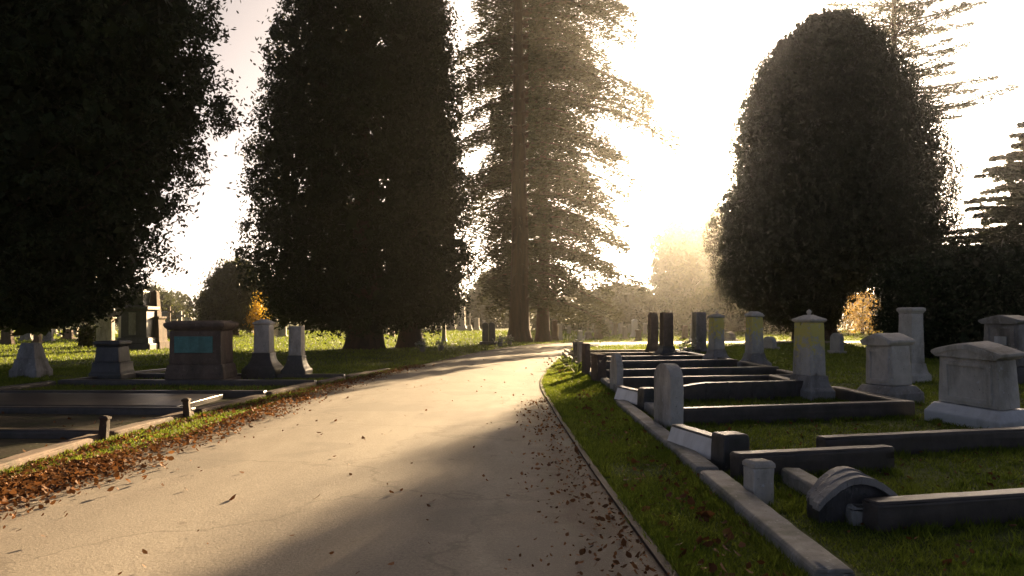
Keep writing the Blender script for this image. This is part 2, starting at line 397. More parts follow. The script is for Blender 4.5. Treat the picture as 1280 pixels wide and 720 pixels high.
def kerb_set(label, d0, d1, x0, length, h, w, mat, ang=U_ANG, frontmat=None, sides=('near','front','back'), group='grave kerbs along the path', name='grave_kerb', flip=1, fh=None, cat='grave kerb', ledger=None, bulge=0, dx=0, bed=False):
    """low stone border of one plot: near stone runs away from the path, front stone along it"""
    o = thing(name, label, cat, (x0, d0, random.uniform(-.02,.005)), R(random.uniform(-.6,.6)), group, (random.uniform(-.25,.25), random.uniform(-.25,.25)))
    ux, uy = flip*math.cos(ang), math.sin(ang); L = length; D = d1-d0
    def stone_(a, b, wdt, hh, nm, mt, lift=0):
        a = np.array(a); b = np.array(b); d = (b-a)/np.linalg.norm(b-a); nr = np.array((-d[1], d[0]))*wdt/2
        k = 8; m = MB(); 
        top = []; 
        c = [a-nr, b-nr, b+nr, a+nr]
        if bulge and nm == 'side_stone':
            bt = []; 
            prev = None
            for i in range(k):
                q0, q1 = a+(b-a)*i/k, a+(b-a)*(i+1)/k
                f = lambda t: hh*(.8+.45*min(1, max(0, (t-.18)*8)))
                z0_, z1_ = f(i/k), f((i+1)/k)
                m.hexa([(*(q0-nr),-.05),(*(q1-nr),-.05),(*(q1+nr),-.05),(*(q0+nr),-.05)], [(*(q0-nr),z0_),(*(q1-nr),z1_),(*(q1+nr),z1_),(*(q0+nr),z0_)])
        else:
            tw = .82
            m.hexa([(*q,-.05) for q in c], [(*q,hh-.02) for q in c])
            c2 = [a-nr*tw+d*.01, b-nr*tw-d*.01, b+nr*tw-d*.01, a+nr*tw+d*.01]
            m2 = MB().hexa([(*q,hh-.0205) for q in c], [(*q,hh) for q in c2]); bb = len(m.v); m.v += m2.v; m.f += [tuple(i+bb for i in f) for f in m2.f]
        return m.build(nm, mt, o, .006 if not bulge else .004)
    if 'near' in sides: stone_((flip*w*.55*0,0), (ux*L, uy*L), w, h, 'side_stone', mat)
    if 'far' in sides: stone_((dx,D), (ux*L+dx, uy*L+D), w, h, 'side_stone', mat)
    if 'front' in sides: stone_((0,w*.52), (dx,D-w*.52), w*1.05, fh or h*.7, 'front_stone', frontmat or mat)
    if 'back' in sides: stone_((ux*L,uy*L+w*.52), (ux*L+dx,uy*L+D-w*.52), w, h*.9, 'back_stone', mat)
    if bed:  # flat dark infill inside the kerbs, darker than the lawn
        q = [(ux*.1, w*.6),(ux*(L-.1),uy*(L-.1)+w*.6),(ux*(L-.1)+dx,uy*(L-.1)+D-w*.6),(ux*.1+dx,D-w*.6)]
        MB().hexa([(x,y,-.04) for x,y in q],[(x,y,.035) for x,y in q]).build('plot_bed', 'bed', o, 0)
    if ledger: 
        q = [(ux*.35, w+.1),(ux*(L-.4),uy*(L-.4)+w+.1),(ux*(L-.4),uy*(L-.4)+D-w-.1),(ux*.35,D-w-.1)]
        MB().hexa([(x,y,-.02) for x,y in q],[(x,y,.12) for x,y in q]).build('ledger_slab', ledger, o, .015)
    return o
RZ = U_ANG-R(90)                            # right-hand stones face the path

# ------------------------------------------------------------------ right-hand row of monuments, near to far
def put(px, py, back=.25): x, d = at(px, py); return (x+back*.3, d+back, 0)
pediment('pediment_headstone', 'large pale pedimented headstone on a white plinth, nearest of the big right-hand headstones', put(1226,533,.1), 1.0, 1.07, .30, 'pale', RZ, 'marble', tilt=(3.5,1))
pediment('pediment_headstone', 'pale headstone with arched pediment in front of the tall capped pillar', put(1113,503,.15), .66, 1.12, .36, 'pale', RZ, 'grey', tilt=(1,-1))
pillar('capped_pillar', 'tall square pale pillar with a flat cornice cap before the dark hedge', put(1141,478,.2), .44, .32, 1.58, 'pale', RZ, cap='cornice', base_w=1.5, base_h=.4)
pediment('plaque_headstone', 'dark grey pedimented headstone with a small white plaque at the hedge', put(1264,478,.2), .95, 1.42, .4, 'grey', RZ, 'dark', plaque='plaque', rise=.12)
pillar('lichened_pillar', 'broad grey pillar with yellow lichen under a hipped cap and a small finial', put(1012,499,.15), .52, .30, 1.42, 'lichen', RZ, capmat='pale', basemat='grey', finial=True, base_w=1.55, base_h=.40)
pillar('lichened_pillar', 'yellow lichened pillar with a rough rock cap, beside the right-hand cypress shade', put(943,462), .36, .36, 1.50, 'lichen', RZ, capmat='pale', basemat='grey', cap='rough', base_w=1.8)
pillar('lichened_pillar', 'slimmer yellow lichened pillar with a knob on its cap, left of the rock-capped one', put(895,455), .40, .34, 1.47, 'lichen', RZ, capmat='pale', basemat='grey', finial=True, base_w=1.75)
pillar('stone_pillar', 'plain flat-topped pillar behind the lichened pillar with a knob', put(873,441), .42, .42, 1.55, 'grey', RZ, cap='none', base_w=1.25, base_h=.2, taper=.97)
pillar('stone_pillar', 'brown square pillar on a moulded dark base, right of a matching pair', put(832,449), .36, .36, 1.52, 'brown', RZ, capmat='brown', basemat='dark', cap='none', base_w=1.9, base_h=.42)
pillar('stone_pillar', 'slender brown pillar on a moulded base, left of a matching pair', put(815,444), .30, .30, 1.52, 'brown', RZ, cap='none', base_w=1.5, base_h=.40)
round_slab('round_headstone', 'small rounded pale stone beside the cypress trunk', put(1047,443), .6, .78, .16, 'pale', RZ)
round_slab('round_headstone', 'low stone slab in the shade left of the cypress trunk', put(962,437), .8, .55, .2, 'pale', RZ)
round_slab('round_headstone', 'low leaning stone seen between two lichened pillars', put(912,426), .9, .5, .3, 'pale', RZ, tilt=(6,5))

# stones along the front kerb
def local(px, py, w, t):                     # centre of a slab whose near, path-side corner stands on this point
    x, d = at(px, py); ux, uy = math.cos(U_ANG), math.sin(U_ANG)
    return (x-uy*w/2+ux*t/2, d+ux*w/2+uy*t/2, 0)
round_slab('round_headstone', 'pale grey round-topped headstone, largest on the front kerb beside the lawn strip', local(838,537,.5,.18), .50, .80, .18, 'pale', RZ, base=False)
round_slab('round_headstone', 'narrow pale slab on the kerb beyond the low block with a white face', local(771,490,.36,.13), .36, .70, .13, 'pale', RZ, base=False, shoulder=True)
def kerb_post(label, px, py, w, h, mat, t=None):
    o = thing('kerb_post', label, 'kerb post', local(px, py, w, t or w), RZ)
    a, b = w/2, (t or w)/2
    MB().loft([(-.03,a,b),(h-.05,a*.97,b*.97)]).build('shaft', mat, o, .01)
    MB().loft([(h-.049,a*1.04,b*1.04),(h-.02,a*1.04,b*1.04),(h,a*.8,b*.8)]).build('cap', mat, o, .006)
    return o
kerb_post('squat brown post with a pale top beside the narrow slab', 747,479,.42,.60,'brown',.2)
kerb_post('thin upright brown post, second from the far end of the kerb', 731,470,.22,.76,'brown',.14)
kerb_post('thin grey post just before the last post of the kerb', 724,461,.2,.72,'grey',.12)
kerb_post('dark last post at the far end of the kerb by the bend', 718,454,.18,.64,'dark',.12)
kerb_post('chunky pale kerb block at the very front beside a curved scroll stone', 943,632,.17,.32,'pale',.17)

def faced_block(label, px, py, L, h, t):
    o = thing('memorial_block', label, 'memorial block', local(px, py, L, t), RZ)
    a, b = L/2, t/2
    m = MB().hexa([(-a,-b,-.03),(a,-b,-.03),(a,b,-.03),(-a,b,-.03)], [(-a,-b*.1,h),(a,-b*.1,h),(a,b,h),(-a,b,h)]); m.build('block', 'dark', o, .008)
    f = lambda z: -b+(z+.03)/(h+.03)*b*.9
    MB().hexa([(-a+.03,f(.05)-.012,.05),(a-.03,f(.05)-.012,.05),(a-.03,f(.05)+.02,.05),(-a+.03,f(.05)+.02,.05)],
              [(-a+.03,f(h-.02)-.012,h-.02),(a-.03,f(h-.02)-.012,h-.02),(a-.03,f(h-.02)+.02,h-.02),(-a+.03,f(h-.02)+.02,h-.02)]).build('face_panel', 'polished', o, .004)
    MB().loft([(-.03,.13,b*1.25),(h+.06,.125,b*1.15),(h+.075,.11,b)], a+.12, b*.15).build('end_block', 'dark', o, .012)
    return o
faced_block('low dark memorial block with a bright white face, nearest on the kerb', 889,583,1.05,.25,.22)
faced_block('low dark memorial block with a white face beyond the round-topped headstone', 797,511,1.05,.25,.22)

sc = thing('scroll_stone', 'low arched stone with curved ribs at the front kerb corner', 'scroll stone', (*at(1064,650), 0), R(8))
def arch(m, x0, x1, z, r, y0, y1, peak=.42, thick=.06):
    q = np.linspace(0, 1, 15)
    zz = lambda t, k: (z-k)*math.sin(min(1, .30+t*.70/peak*1.0)*math.pi/2) if t < peak else (z-k)*math.cos((t-peak)/(1-peak)*math.pi/2)**.8
    up_ = [(x0+(x1-x0)*t, max(.0, zz(t,0))) for t in q]; lo_ = [(x0+(x1-x0)*t, max(-.03, zz(t,0)-thick)) for t in q]
    for i in range(14): m.prism([lo_[i], lo_[i+1], up_[i+1], up_[i]], y0, y1)
    return m
for k in range(3): arch(MB(), -.29+.02*k, .42-.02*k, .315+.014*k, 0, -.10+.08*k, -.012+.08*k, thick=.05).build('arched_rib', 'grey', sc, 0)
arch(MB(), -.26, .40, .285, 0, -.05, .12, thick=.4).build('infill', 'dark', sc, 0)

# kerbs of the right-hand plots
kinds = [(2.2,3.9,1.95,4.6,.2,'nearest kerb below the front of the lawn strip, hidden by the scroll stone'),
 (5.25,6.85,2.35,4.6,.2,'dark granite kerb behind the scroll stone'),
 (6.9,8.6,1.92,1.55,.24,'short dark kerb starting at the nearest white-faced block'),
 (7.9,10.3,3.05,4.2,.22,'dark kerb running from mid plot to the large pedimented headstone'),
 (10.2,12.8,2.05,3.6,.23,'dark kerb directly behind the grey round-topped headstone'),
 (12.85,15.2,1.95,3.3,.24,'kerb with a raised length of stone in front of the finial pillar'),
 (15.3,17.4,1.92,4.3,.24,'kerb ending at the rock-capped lichened pillar'),
 (17.5,20.4,1.88,4.4,.24,'kerb between the rock-capped and the knob-capped pillars'),
 (20.5,23.2,1.85,4.3,.24,'kerb ending at the lichened pillar with a knob'),
 (23.3,26.0,1.82,4.3,.22,'lit kerb ending at the right brown pillar'),
 (26.1,28.4,1.85,4.3,.2,'lit kerb ending at the slender brown pillar'),
 (28.5,31,2.1,5.0,.2,'farthest lit kerb before the bend of the path')]
for i, (d0, d1, x0, L, h, lab) in enumerate(kinds):
    kerb_set(lab, d0, d1, x0, L, h, .16, 'kerb', U_ANG, 'concrete', ('near','front','back') if i not in (2,3) else ('near',), 'kerbs of the right-hand plots', fh=.13, bulge=1 if i == 5 else 0)
kerb_set('low pale footing stone between the nearest white-faced block and the front corner', 4.0, 6.8, 1.66, .5, .09, .2, 'concrete', U_ANG, 'concrete', ('front',), 'kerbs of the right-hand plots', fh=.10)
kerb_set('low pale footing stone running past the round-topped headstone', 6.85, 12.8, 1.70, .5, .09, .2, 'concrete', U_ANG, 'concrete', ('front',), 'kerbs of the right-hand plots', fh=.10, dx=.06)

# ------------------------------------------------------------------ left-hand side
LZ = R(-3)
tomb = thing('tomb_pedestal', 'large brown pedestal tomb with a green bronze plaque', 'tomb', (*at(243,480), 0), R(2))
tomb.location.y += .4
MB().loft([(-.04,.66,.52),(.10,.66,.52)]).build('step', 'brown', tomb, .015)
MB().loft([(.102,.60,.46),(.22,.60,.46),(.27,.585,.445),(.36,.57,.43),(.40,.545,.41)]).build('base', 'brown', tomb, .012)
MB().loft([(.402,.53,.40),(1.10,.52,.39)]).build('body', 'brown', tomb, .012)
MB().loft([(1.102,.53,.40),(1.14,.58,.45),(1.19,.62,.49),(1.25,.62,.49),(1.30,.48,.36)]).build('capstone', 'brown', tomb, .012)
MB().box(-.42,.36,-.425,-.38,.64,.98).build('plaque', 'teal', tomb, .006)
pillar('slender_monument', 'tall slender pale monument on a flared dark base, right beside the pedestal tomb', (*at(330,473), 0), .36, .34, 1.33, 'pale', LZ, basemat='dark', cap='pyramid', base_h=.58, base_w=2.1, taper=.92)
pillar('slender_monument', 'shorter slender pale monument on a flared dark base, nearer the path', (*at(371,473), 0), .29, .29, 1.17, 'pale', LZ, basemat='dark', cap='none', base_h=.52, base_w=1.9, taper=.95)
pillar('pedestal_stump', 'dark squat pedestal left of the pedestal tomb', (*at(141,475), 0), .55, .5, .86, 'dark', LZ, cap='cornice', base_h=.4, base_w=1.3)
pillar('pedestal_stump', 'small dark flared pedestal near the left edge under the big tree', (*at(39,471), 0), .45, .42, .78, 'grey', LZ, cap='none', base_h=.42, base_w=1.45, taper=.7)
for px, py, h, tl, lab in ((-4.50,8.8,.31,7,'thin rusty stake leaning at the kerb, nearest the camera on the left'),(-4.36,10.75,.30,-2,'thin rusty stake upright on the left kerb below the pedestal tomb')):
    o = thing('iron_stake', lab, 'stake', (px,py,0), 0, 'iron stakes on the left kerb', (4,tl))
    MB().loft([(-.05,.045,.04),(h-.04,.038,.034)]).build('shaft', 'rust', o, .004)
    MB().loft([(h-.039,.05,.045),(h-.015,.05,.045),(h,.02,.02)]).build('cap', 'rust', o, .003)
KX = lambda d: float(np.interp(d, [3,7.16,9.03,10.9,13.1,18.2,21], [-4.55,-4.58,-4.6,-4.48,-4.3,-3.64,-3.1]))
lk = [(3.2,6.5,None,'near kerb plot at the lower left corner beside the leaf litter'),(6.6,8.9,None,'dark kerb plot before the leaning stake'),(9.0,11.1,None,'kerb plot between the two rusty stakes'),
      (11.2,13.6,'kerb','kerb plot with a pale ledger slab in front of the pedestal tomb'),(13.7,15.9,None,'kerb plot carrying the pedestal tomb'),(16.0,17.6,None,'kerb plot carrying the two slender monuments'),(17.7,20.5,None,'last left kerb plot toward the twin dark trees')]
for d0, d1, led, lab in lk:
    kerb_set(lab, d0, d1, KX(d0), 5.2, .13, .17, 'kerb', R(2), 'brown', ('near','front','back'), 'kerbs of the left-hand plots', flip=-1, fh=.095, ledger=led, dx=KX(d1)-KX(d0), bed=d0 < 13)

# the two-tier monument and the stones around it, lit from behind
mon = thing('tiered_monument', 'tall dark two-tier monument with a pale panel, highest on the left lawn', 'monument', (side(174,33.5), 33.5, 0), R(-4))
MB().loft([(-.04,.78,.6),(.25,.78,.6),(.28,.68,.52),(.5,.66,.5)]).build('base', 'dark', mon, .015)
MB().loft([(.502,.56,.44),(1.62,.54,.42),(1.66,.64,.5),(1.78,.64,.5),(1.84,.45,.4)]).build('lower_tier', 'dark', mon, .012)
MB().loft([(1.842,.33,.3),(2.02,.30,.28),(2.45,.35,.32)]).build('urn_block', 'dark', mon, .04)
MB().lathe([(.28,2.45),(.27,2.5),(.2,2.57),(.08,2.62)],14).build('dome', 'dark', mon, 0, True)
MB().box(-.2,.1,-.462,-.40,.62,1.55).build('panel', 'grey', mon, .004)
OB = thing('obelisk', 'slim obelisk on a stepped base right of the two-tier monument', 'obelisk', (side(194,34), 34, 0), R(-4))
MB().loft([(-.04,.42,.42),(.3,.42,.42),(.34,.36,.36),(.9,.33,.33),(1.25,.28,.28),(1.3,.34,.34),(1.38,.34,.34)]).build('base', 'brown', OB, .012)
MB().loft([(1.382,.19,.19),(2.4,.12,.12),(2.5,.02,.02)]).build('shaft', 'brown', OB, .008)

def far_stone(px, base_y, top_y, wpx, kind, mat, label, rz=LZ, group=None, d=None, t=.22):
    x, d_ = at(px, base_y); s = d_/F; w = wpx*s; h = (base_y-top_y)*s
    if kind == 'round': return round_slab('round_headstone', label, (x,d_,0), w, h, t, mat, rz, group)
    if kind == 'shoulder': return round_slab('shouldered_headstone', label, (x,d_,0), w, h, t, mat, rz, group, shoulder=True)
    if kind == 'pillar': return pillar('stone_pillar', label, (x,d_,0), w, w*.9, h, mat, rz, cap='pyramid', base_w=1.5, base_h=h*.22, group=group)
    if kind == 'flat': return pillar('flat_topped_stone', label, (x,d_,0), w, max(t,w*.4), h, mat, rz, cap='cornice', base_w=1.25, base_h=h*.2, group=group, taper=.96)
    if kind == 'cross':
        o = thing('cross_monument', label, 'cross', (x,d_,0), rz, group); b = h*.35
        MB().loft([(-.03,w*.6,w*.6),(b*.4,w*.6,w*.6),(b*.45,w*.45,w*.45),(b*.8,w*.42,w*.42),(b,w*.25,w*.25)]).build('base', mat, o, .01)
        q = w*.13; zc = b+(h-b)*.66
        m = MB().box(-q,q,-q,q,b+.002,zc-q); m.build('shaft', mat, o, .01)
        MB().prism([(-w*.5,zc-q+.001),(w*.5,zc-q+.001),(w*.5,zc+q),(q,zc+q),(q,h),(-q,h),(-q,zc+q),(-w*.5,zc+q)], -q, q).build('cross_arms', mat, o, .008)
        return o
A = far_stone
A(132,435,396,20,'flat','pale','broad pale stone with a sunlit edge left of the two-tier monument')
A(152,428,395,6,'pillar','pale','thin pale pillar between the broad pale stone and the two-tier monument')
A(9,431,398,13,'flat','brown','dark block with a bright sunlit right edge at the left margin')
A(23,421,410,6,'round','pale','tiny pale stone just right of the sunlit-edged block')
A(33,426,406,14,'flat','grey','grey squared stone under the overhanging branches')
A(47,429,411,8,'round','brown','small brown rounded stone between two grey stones at far left')
A(60,427,408,12,'shoulder','grey','grey shouldered stone lit on its right side at far left')
A(75,421,409,5,'cross','pale','tiny pale cross on the far left lawn')
A(85,424,411,12,'round','brown','low brown rounded stone beyond the small flared pedestal')
A(206,421,389,8,'pillar','pale','pale pillar right of the slim obelisk')
A(212,414,383,9,'cross','brown','far brown cross standing behind the pale pillar near the obelisk')
A(226,415,389,10,'cross','grey','grey cross seen above the pedestal tomb roof')
A(236,413,396,9,'round','pale','pale rounded stone just above the pedestal tomb roof')
A(124,424,403,8,'shoulder','brown','brown stone half hidden behind the broad pale stone')
A(312,417,404,9,'round','pale','pale rounded stone left of the taller slender monument')
A(344,420,397,9,'shoulder','pale','pale shouldered stone between the two slender monuments')
A(353,421,402,10,'round','pale','low pale rounded stone close to the shorter slender monument')
A(389,414,405,12,'flat','pale','low pale block right of the shorter slender monument')
A(407,413,402,14,'flat','pale','wide pale block left of the first dark trunk')
A(424,413,404,9,'round','grey','small grey stone touching the first dark trunk')
A(482,419,404,8,'round','pale','pale stone glimpsed between the twin dark trunks')
A(490,421,408,6,'flat','brown','brown stone glimpsed beside the second dark trunk')
A(555,428,404,5,'pillar','grey','thin grey pillar right of the second dark trunk')
A(564,413,391,9,'flat','grey','grey block with a sunlit right edge, left of the far pale obelisk')
A(577,413,383,9,'pillar','pale','tallest far pale pillar left of the tall conifer')
A(587,414,391,6,'cross','pale','far pale cross just right of the tallest pale pillar')
A(596,413,397,6,'pillar','pale','short pale pillar behind the dark twin-topped stone')
tw = thing('twin_headstone', 'dark twin-topped headstone at the path edge left of the tall conifer', 'gravestone', (*at(611,431), 0), LZ)
MB().loft([(-.03,.42,.26),(.16,.42,.26)]).build('base', 'dark', tw, .012)
for s in (-1, 1):
    MB().prism([(s*.16-.15,.162),(s*.16+.15,.162)]+[(s*.16+.15*math.cos(q),.95+.14*math.sin(q)) for q in np.linspace(0,math.pi,11)], -.11+.01*s, .11+.01*s).build('tablet', 'dark', tw, .01)
A(693,426,399,7,'pillar','brown','brown pillar right of the tall conifer beyond the bend', RZ)
A(700,426,405,4,'flat','marble','slim bright white stone beyond the bend', RZ)
A(725,427,413,6,'round','marble','small white rounded stone beyond the bend behind the kerb posts', RZ)
A(735,424,396,8,'cross','pale','pale cross in the haze left of the wide block', RZ)
A(748,424,394,14,'flat','brown','wide brown block in the haze beyond the bend', RZ)
A(758,421,392,6,'pillar','pale','pale pillar just right of the wide hazy block', RZ)
A(768,419,403,10,'flat','brown','low brown block in the haze right of the pale pillar', RZ)
A(781,425,408,6,'round','pale','pale round stone in front of the hazy hedge', RZ)
A(776,418,402,9,'shoulder','pale','pale shouldered stone deep in the haze', RZ)
A(793,422,399,7,'pillar','marble','white pillar in the haze left of the paired brown pillars', RZ)
A(798,426,412,9,'flat','brown','low brown block left of the paired brown pillars', RZ)
A(866,427,404,6,'pillar','marble','bright narrow stone left of the flat-topped pillar', RZ)
A(856,424,407,8,'round','brown','brown rounded stone behind the paired brown pillars', RZ)

for i, (px, py, tp, wd_) in enumerate(((43,419,410,5),(68,418,409,6),(94,419,409,6),(143,418,404,5),(160,417,403,5),(219,412,399,5),(244,411,401,6),(298,412,402,5),(328,414,404,6),(362,412,403,5),(378,413,402,5))):
    far_stone(px, py, tp, wd_, 'flat' if i % 3 else 'cross', 'pale', 'small plain pale headstone in the far back rows of the left lawn', group='far small headstones on the left lawn')
for i, (px, py, tp, wd_) in enumerate(((541,414,403,5),(549,412,402,5),(605,411,400,5),(683,417,404,5),(711,418,406,5),(742,416,403,5),(763,414,401,4),(787,417,405,5),(806,418,404,5))):
    far_stone(px, py, tp, wd_, 'shoulder' if i % 2 else 'flat', 'pale', 'small hazy headstone in the far rows beyond the bend of the path', RZ, group='far small headstones beyond the bend')
for o in list(col.objects):
    if o.type == 'EMPTY' and o.parent is None and o.location.y < 24 and o.get('category') not in ('tree','flowers'): wear(o, 4 if o.location.y < 15 else 3)
def flowers(label, px, py, n, r, cat='flowers'):
    o = thing('flower_vase', label, cat, (*at(px,py), 0))
    MB().lathe([(.07,-.02),(.10,.02),(.11,.16),(.13,.2)],12).build('vase', 'grey', o, 0, True)
    P = np.stack([RNG.normal(0,r*.5,n), RNG.normal(0,r*.5,n), .3+RNG.normal(0,r*.35,n)],1)
    faces_mesh('blooms', leaf_quads(P, .09, .9), 4, 'petal', o)
    P = np.stack([RNG.normal(0,r*.45,n), RNG.normal(0,r*.45,n), .24+RNG.normal(0,r*.3,n)],1)
    faces_mesh('leaves', leaf_quads(P, .12, .4), 4, 'herb', o)
flowers('white flowers on the grass under the second dark trunk', 528,440,70,.3)
flowers('white flowers right of those under the second dark trunk', 551,438,60,.25)
flowers('white flowers at the path edge by the dark twin-topped headstone', 625,433,60,.25)
flowers('white flowers at the foot of the tall conifer', 637,431,60,.25)
flowers('pale flowers beside the flat-topped pillar', 860,444,80,.35)

# ------------------------------------------------------------------ trees
def lerp_prof(prof, z):
    p = np.array(prof); return np.interp(z, p[:,0], p[:,1]), np.interp(z, p[:,0], p[:,2])
def crown_points(prof, cx, cy, n_clump, per, sig, kd=.9, lump=.12, shell=.45, seed=0, flat=1.0, hole=0.0):
    """clumped leaf positions inside a crown given as (z, left, right) about the trunk"""
    rng = np.random.default_rng(seed); p = np.array(sorted(prof))
    zt = rng.uniform(p[0,0], p[-1,0], n_clump*6); l, r = np.interp(zt,p[:,0],p[:,1]), np.interp(zt,p[:,0],p[:,2])
    wd = (r-l); keep = rng.uniform(0, wd.max()**1.0, len(zt)) < wd; zt, l, r = zt[keep][:n_clump], l[keep][:n_clump], r[keep][:n_clump]
    a = (r-l)/2; c = (r+l)/2; th = rng.uniform(0, 2*math.pi, len(zt)); rad = rng.uniform(0, 1, len(zt))**shell
    f = 1+lump*np.sin(3*th+zt*1.3+seed)+lump*.8*np.sin(5*th-zt*2.1+2*seed)+lump*.6*np.sin(zt*4.3+th)
    C = np.stack([cx+c+a*rad*f*np.cos(th), cy+kd*a*rad*f*np.sin(th), zt], 1)
    if hole:
        k = np.array([mnoise.noise(Vector(q*.45)+Vector((seed*3.1,0,0))) for q in C]); C = C[k > -.6+hole]
    s = rng.uniform(.5, 1.4, len(C))[:,None]*sig
    P = np.repeat(C, per, 0)+rng.normal(size=(len(C)*per,3))*np.repeat(s, per, 0)*np.array([1,1,flat])
    return C, P
def limbs(C, cx, cy, n, seed, r0=.09, z_lo=2.0, lift=.5, forks=True):
    m = MB(); rng = np.random.default_rng(seed)
    for i in rng.choice(len(C), min(n, len(C)), replace=False):
        e = Vector(C[i]); zb = max(z_lo, e.z-lift*math.hypot(e.x-cx, e.y-cy)-rng.uniform(0,.6)); b = Vector((cx,cy,zb))
        mid = b.lerp(e,.5)+Vector(rng.normal(0,.25,3)); L = (e-b).length; r = min(r0, .02+L*.012)
        m.tube([b, b.lerp(mid,.6), mid, mid.lerp(e,.55)+Vector(rng.normal(0,.12,3)), e], [r,r*.8,r*.6,r*.4,r*.15], 5)
    return m
def trunk(m, x, y, h, r, seed=0, lean=(0,0), n=12, buttress=1.5):
    rng = np.random.default_rng(seed); pts = []; rad = []
    for k in range(11):
        t = k/10; z = -.15+(h+.15)*t; pts.append((x+lean[0]*t+rng.normal(0,.04)*(t > .1), y+lean[1]*t+rng.normal(0,.04)*(t > .1), z))
        rad.append(r*(1-.85*t)*(buttress if k == 0 else 1))
    pts.insert(1, (x, y, .25)); rad.insert(1, r*(1+(buttress-1)*.45)); pts.insert(2, (x, y, .7)); rad.insert(2, r*1.03)
    return m.tube(pts, rad, n)
def tree(name, label, prof, x, y, h, tr, mat, n_clump, per, sig, leaf, seed, barkm='bark', kd=.9, lump=.12, shell=.45, core=0, nl=30, flat=1, hole=0, stems=None, group=None, cat='tree', aspect=.45, lean=(0,0), z_lo=1.5, cdy=0, dirs=None):
    o = thing(name, label, cat, (x,y,0), 0, group)
    C, P = crown_points(prof, 0, cdy, n_clump, per, sig, kd, lump, shell, seed, flat, hole)
    if core:                                     # bigger sprays deep inside
        c2 = [(z, l*.86, r*.86) for z, l, r in prof]; C2, P2 = crown_points(c2, 0, 0, core, 1, .1, kd, lump, .6, seed+50)
        V = np.vstack([leaf_quads(P, leaf, aspect), leaf_quads(P2, leaf*3.2, .7)])
    else: V = leaf_quads(P, leaf, aspect)
    if dirs is not None: V[:len(P)*4] = leaf_quads(P, leaf, aspect, np.tile(np.array(dirs,float),(len(P),1)), 1.3)
    faces_mesh('crown', V, 4, mat, o)
    m = MB(); trunk(m, 0, 0, h, tr, seed, lean)
    for sx, sy, sh, sr in (stems or []): trunk(m, sx, sy, sh, sr, seed+1)
    tk = m.build('trunk', barkm, o, 0, True)
    if nl: limbs(C, 0, 0, nl, seed+5, z_lo=z_lo).build('limbs', barkm, tk, 0, True)
    return o
def px_prof(rows, d, tx):                         # silhouette rows (row, left, right) at distance d about trunk x
    return [(up(py,d), (l-640)/F*d-tx, (r-640)/F*d-tx) for py, l, r in rows]

# big yew overhanging the left graves
d = 25; tx = side(-75,d)
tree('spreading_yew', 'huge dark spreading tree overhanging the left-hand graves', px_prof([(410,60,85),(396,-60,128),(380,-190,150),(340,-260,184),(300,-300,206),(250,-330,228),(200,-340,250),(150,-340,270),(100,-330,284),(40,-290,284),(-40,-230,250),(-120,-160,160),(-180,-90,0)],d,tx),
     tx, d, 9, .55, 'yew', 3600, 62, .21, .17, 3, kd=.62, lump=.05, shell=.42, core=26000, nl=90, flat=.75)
# twin columnar yews left of the path
d = 34; tx = side(453,d)
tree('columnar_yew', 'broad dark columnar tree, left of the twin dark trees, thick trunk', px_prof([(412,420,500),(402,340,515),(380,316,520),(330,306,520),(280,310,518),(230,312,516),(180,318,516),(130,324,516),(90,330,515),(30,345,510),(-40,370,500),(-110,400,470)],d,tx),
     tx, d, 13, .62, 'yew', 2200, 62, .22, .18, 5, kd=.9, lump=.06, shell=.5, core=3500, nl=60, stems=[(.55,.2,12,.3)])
d = 35.5; tx = side(513,d)
tree('columnar_yew', 'slimmer dark columnar tree, right of the twin dark trees, beside the tall conifer', px_prof([(408,500,545),(398,480,570),(375,474,584),(340,472,588),(300,478,584),(250,484,580),(200,486,578),(150,484,575),(90,482,572),(30,482,564),(-40,490,548),(-110,512,530)],d,tx),
     tx, d, 13, .5, 'yew', 1350, 62, .22, .18, 8, kd=.9, lump=.07, shell=.5, core=2500, nl=45)
# clipped cypress on the right
d = 46; tx = side(1018,d)
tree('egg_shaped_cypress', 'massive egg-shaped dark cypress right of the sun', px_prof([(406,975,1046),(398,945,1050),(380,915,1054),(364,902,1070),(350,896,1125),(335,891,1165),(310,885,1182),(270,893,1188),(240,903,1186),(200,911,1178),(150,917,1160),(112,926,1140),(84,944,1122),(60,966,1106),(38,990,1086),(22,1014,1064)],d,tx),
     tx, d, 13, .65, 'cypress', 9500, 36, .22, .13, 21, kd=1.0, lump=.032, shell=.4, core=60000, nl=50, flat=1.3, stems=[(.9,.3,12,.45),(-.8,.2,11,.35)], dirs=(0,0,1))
# dark hedge to its right, cedar behind
d = 27; tx = side(1200,d)
tree('evergreen_bush', 'wide black-green rounded bush behind the right-hand headstones', px_prof([(440,1105,1400),(420,1098,1420),(390,1096,1430),(360,1085,1430),(340,1100,1420),(325,1140,1390),(316,1180,1330)],d,tx),
     tx, d, 2.5, .25, 'yew', 3400, 30, .2, .12, 31, kd=.55, lump=.06, shell=.45, core=16000, nl=20, cat='bush', z_lo=.4)

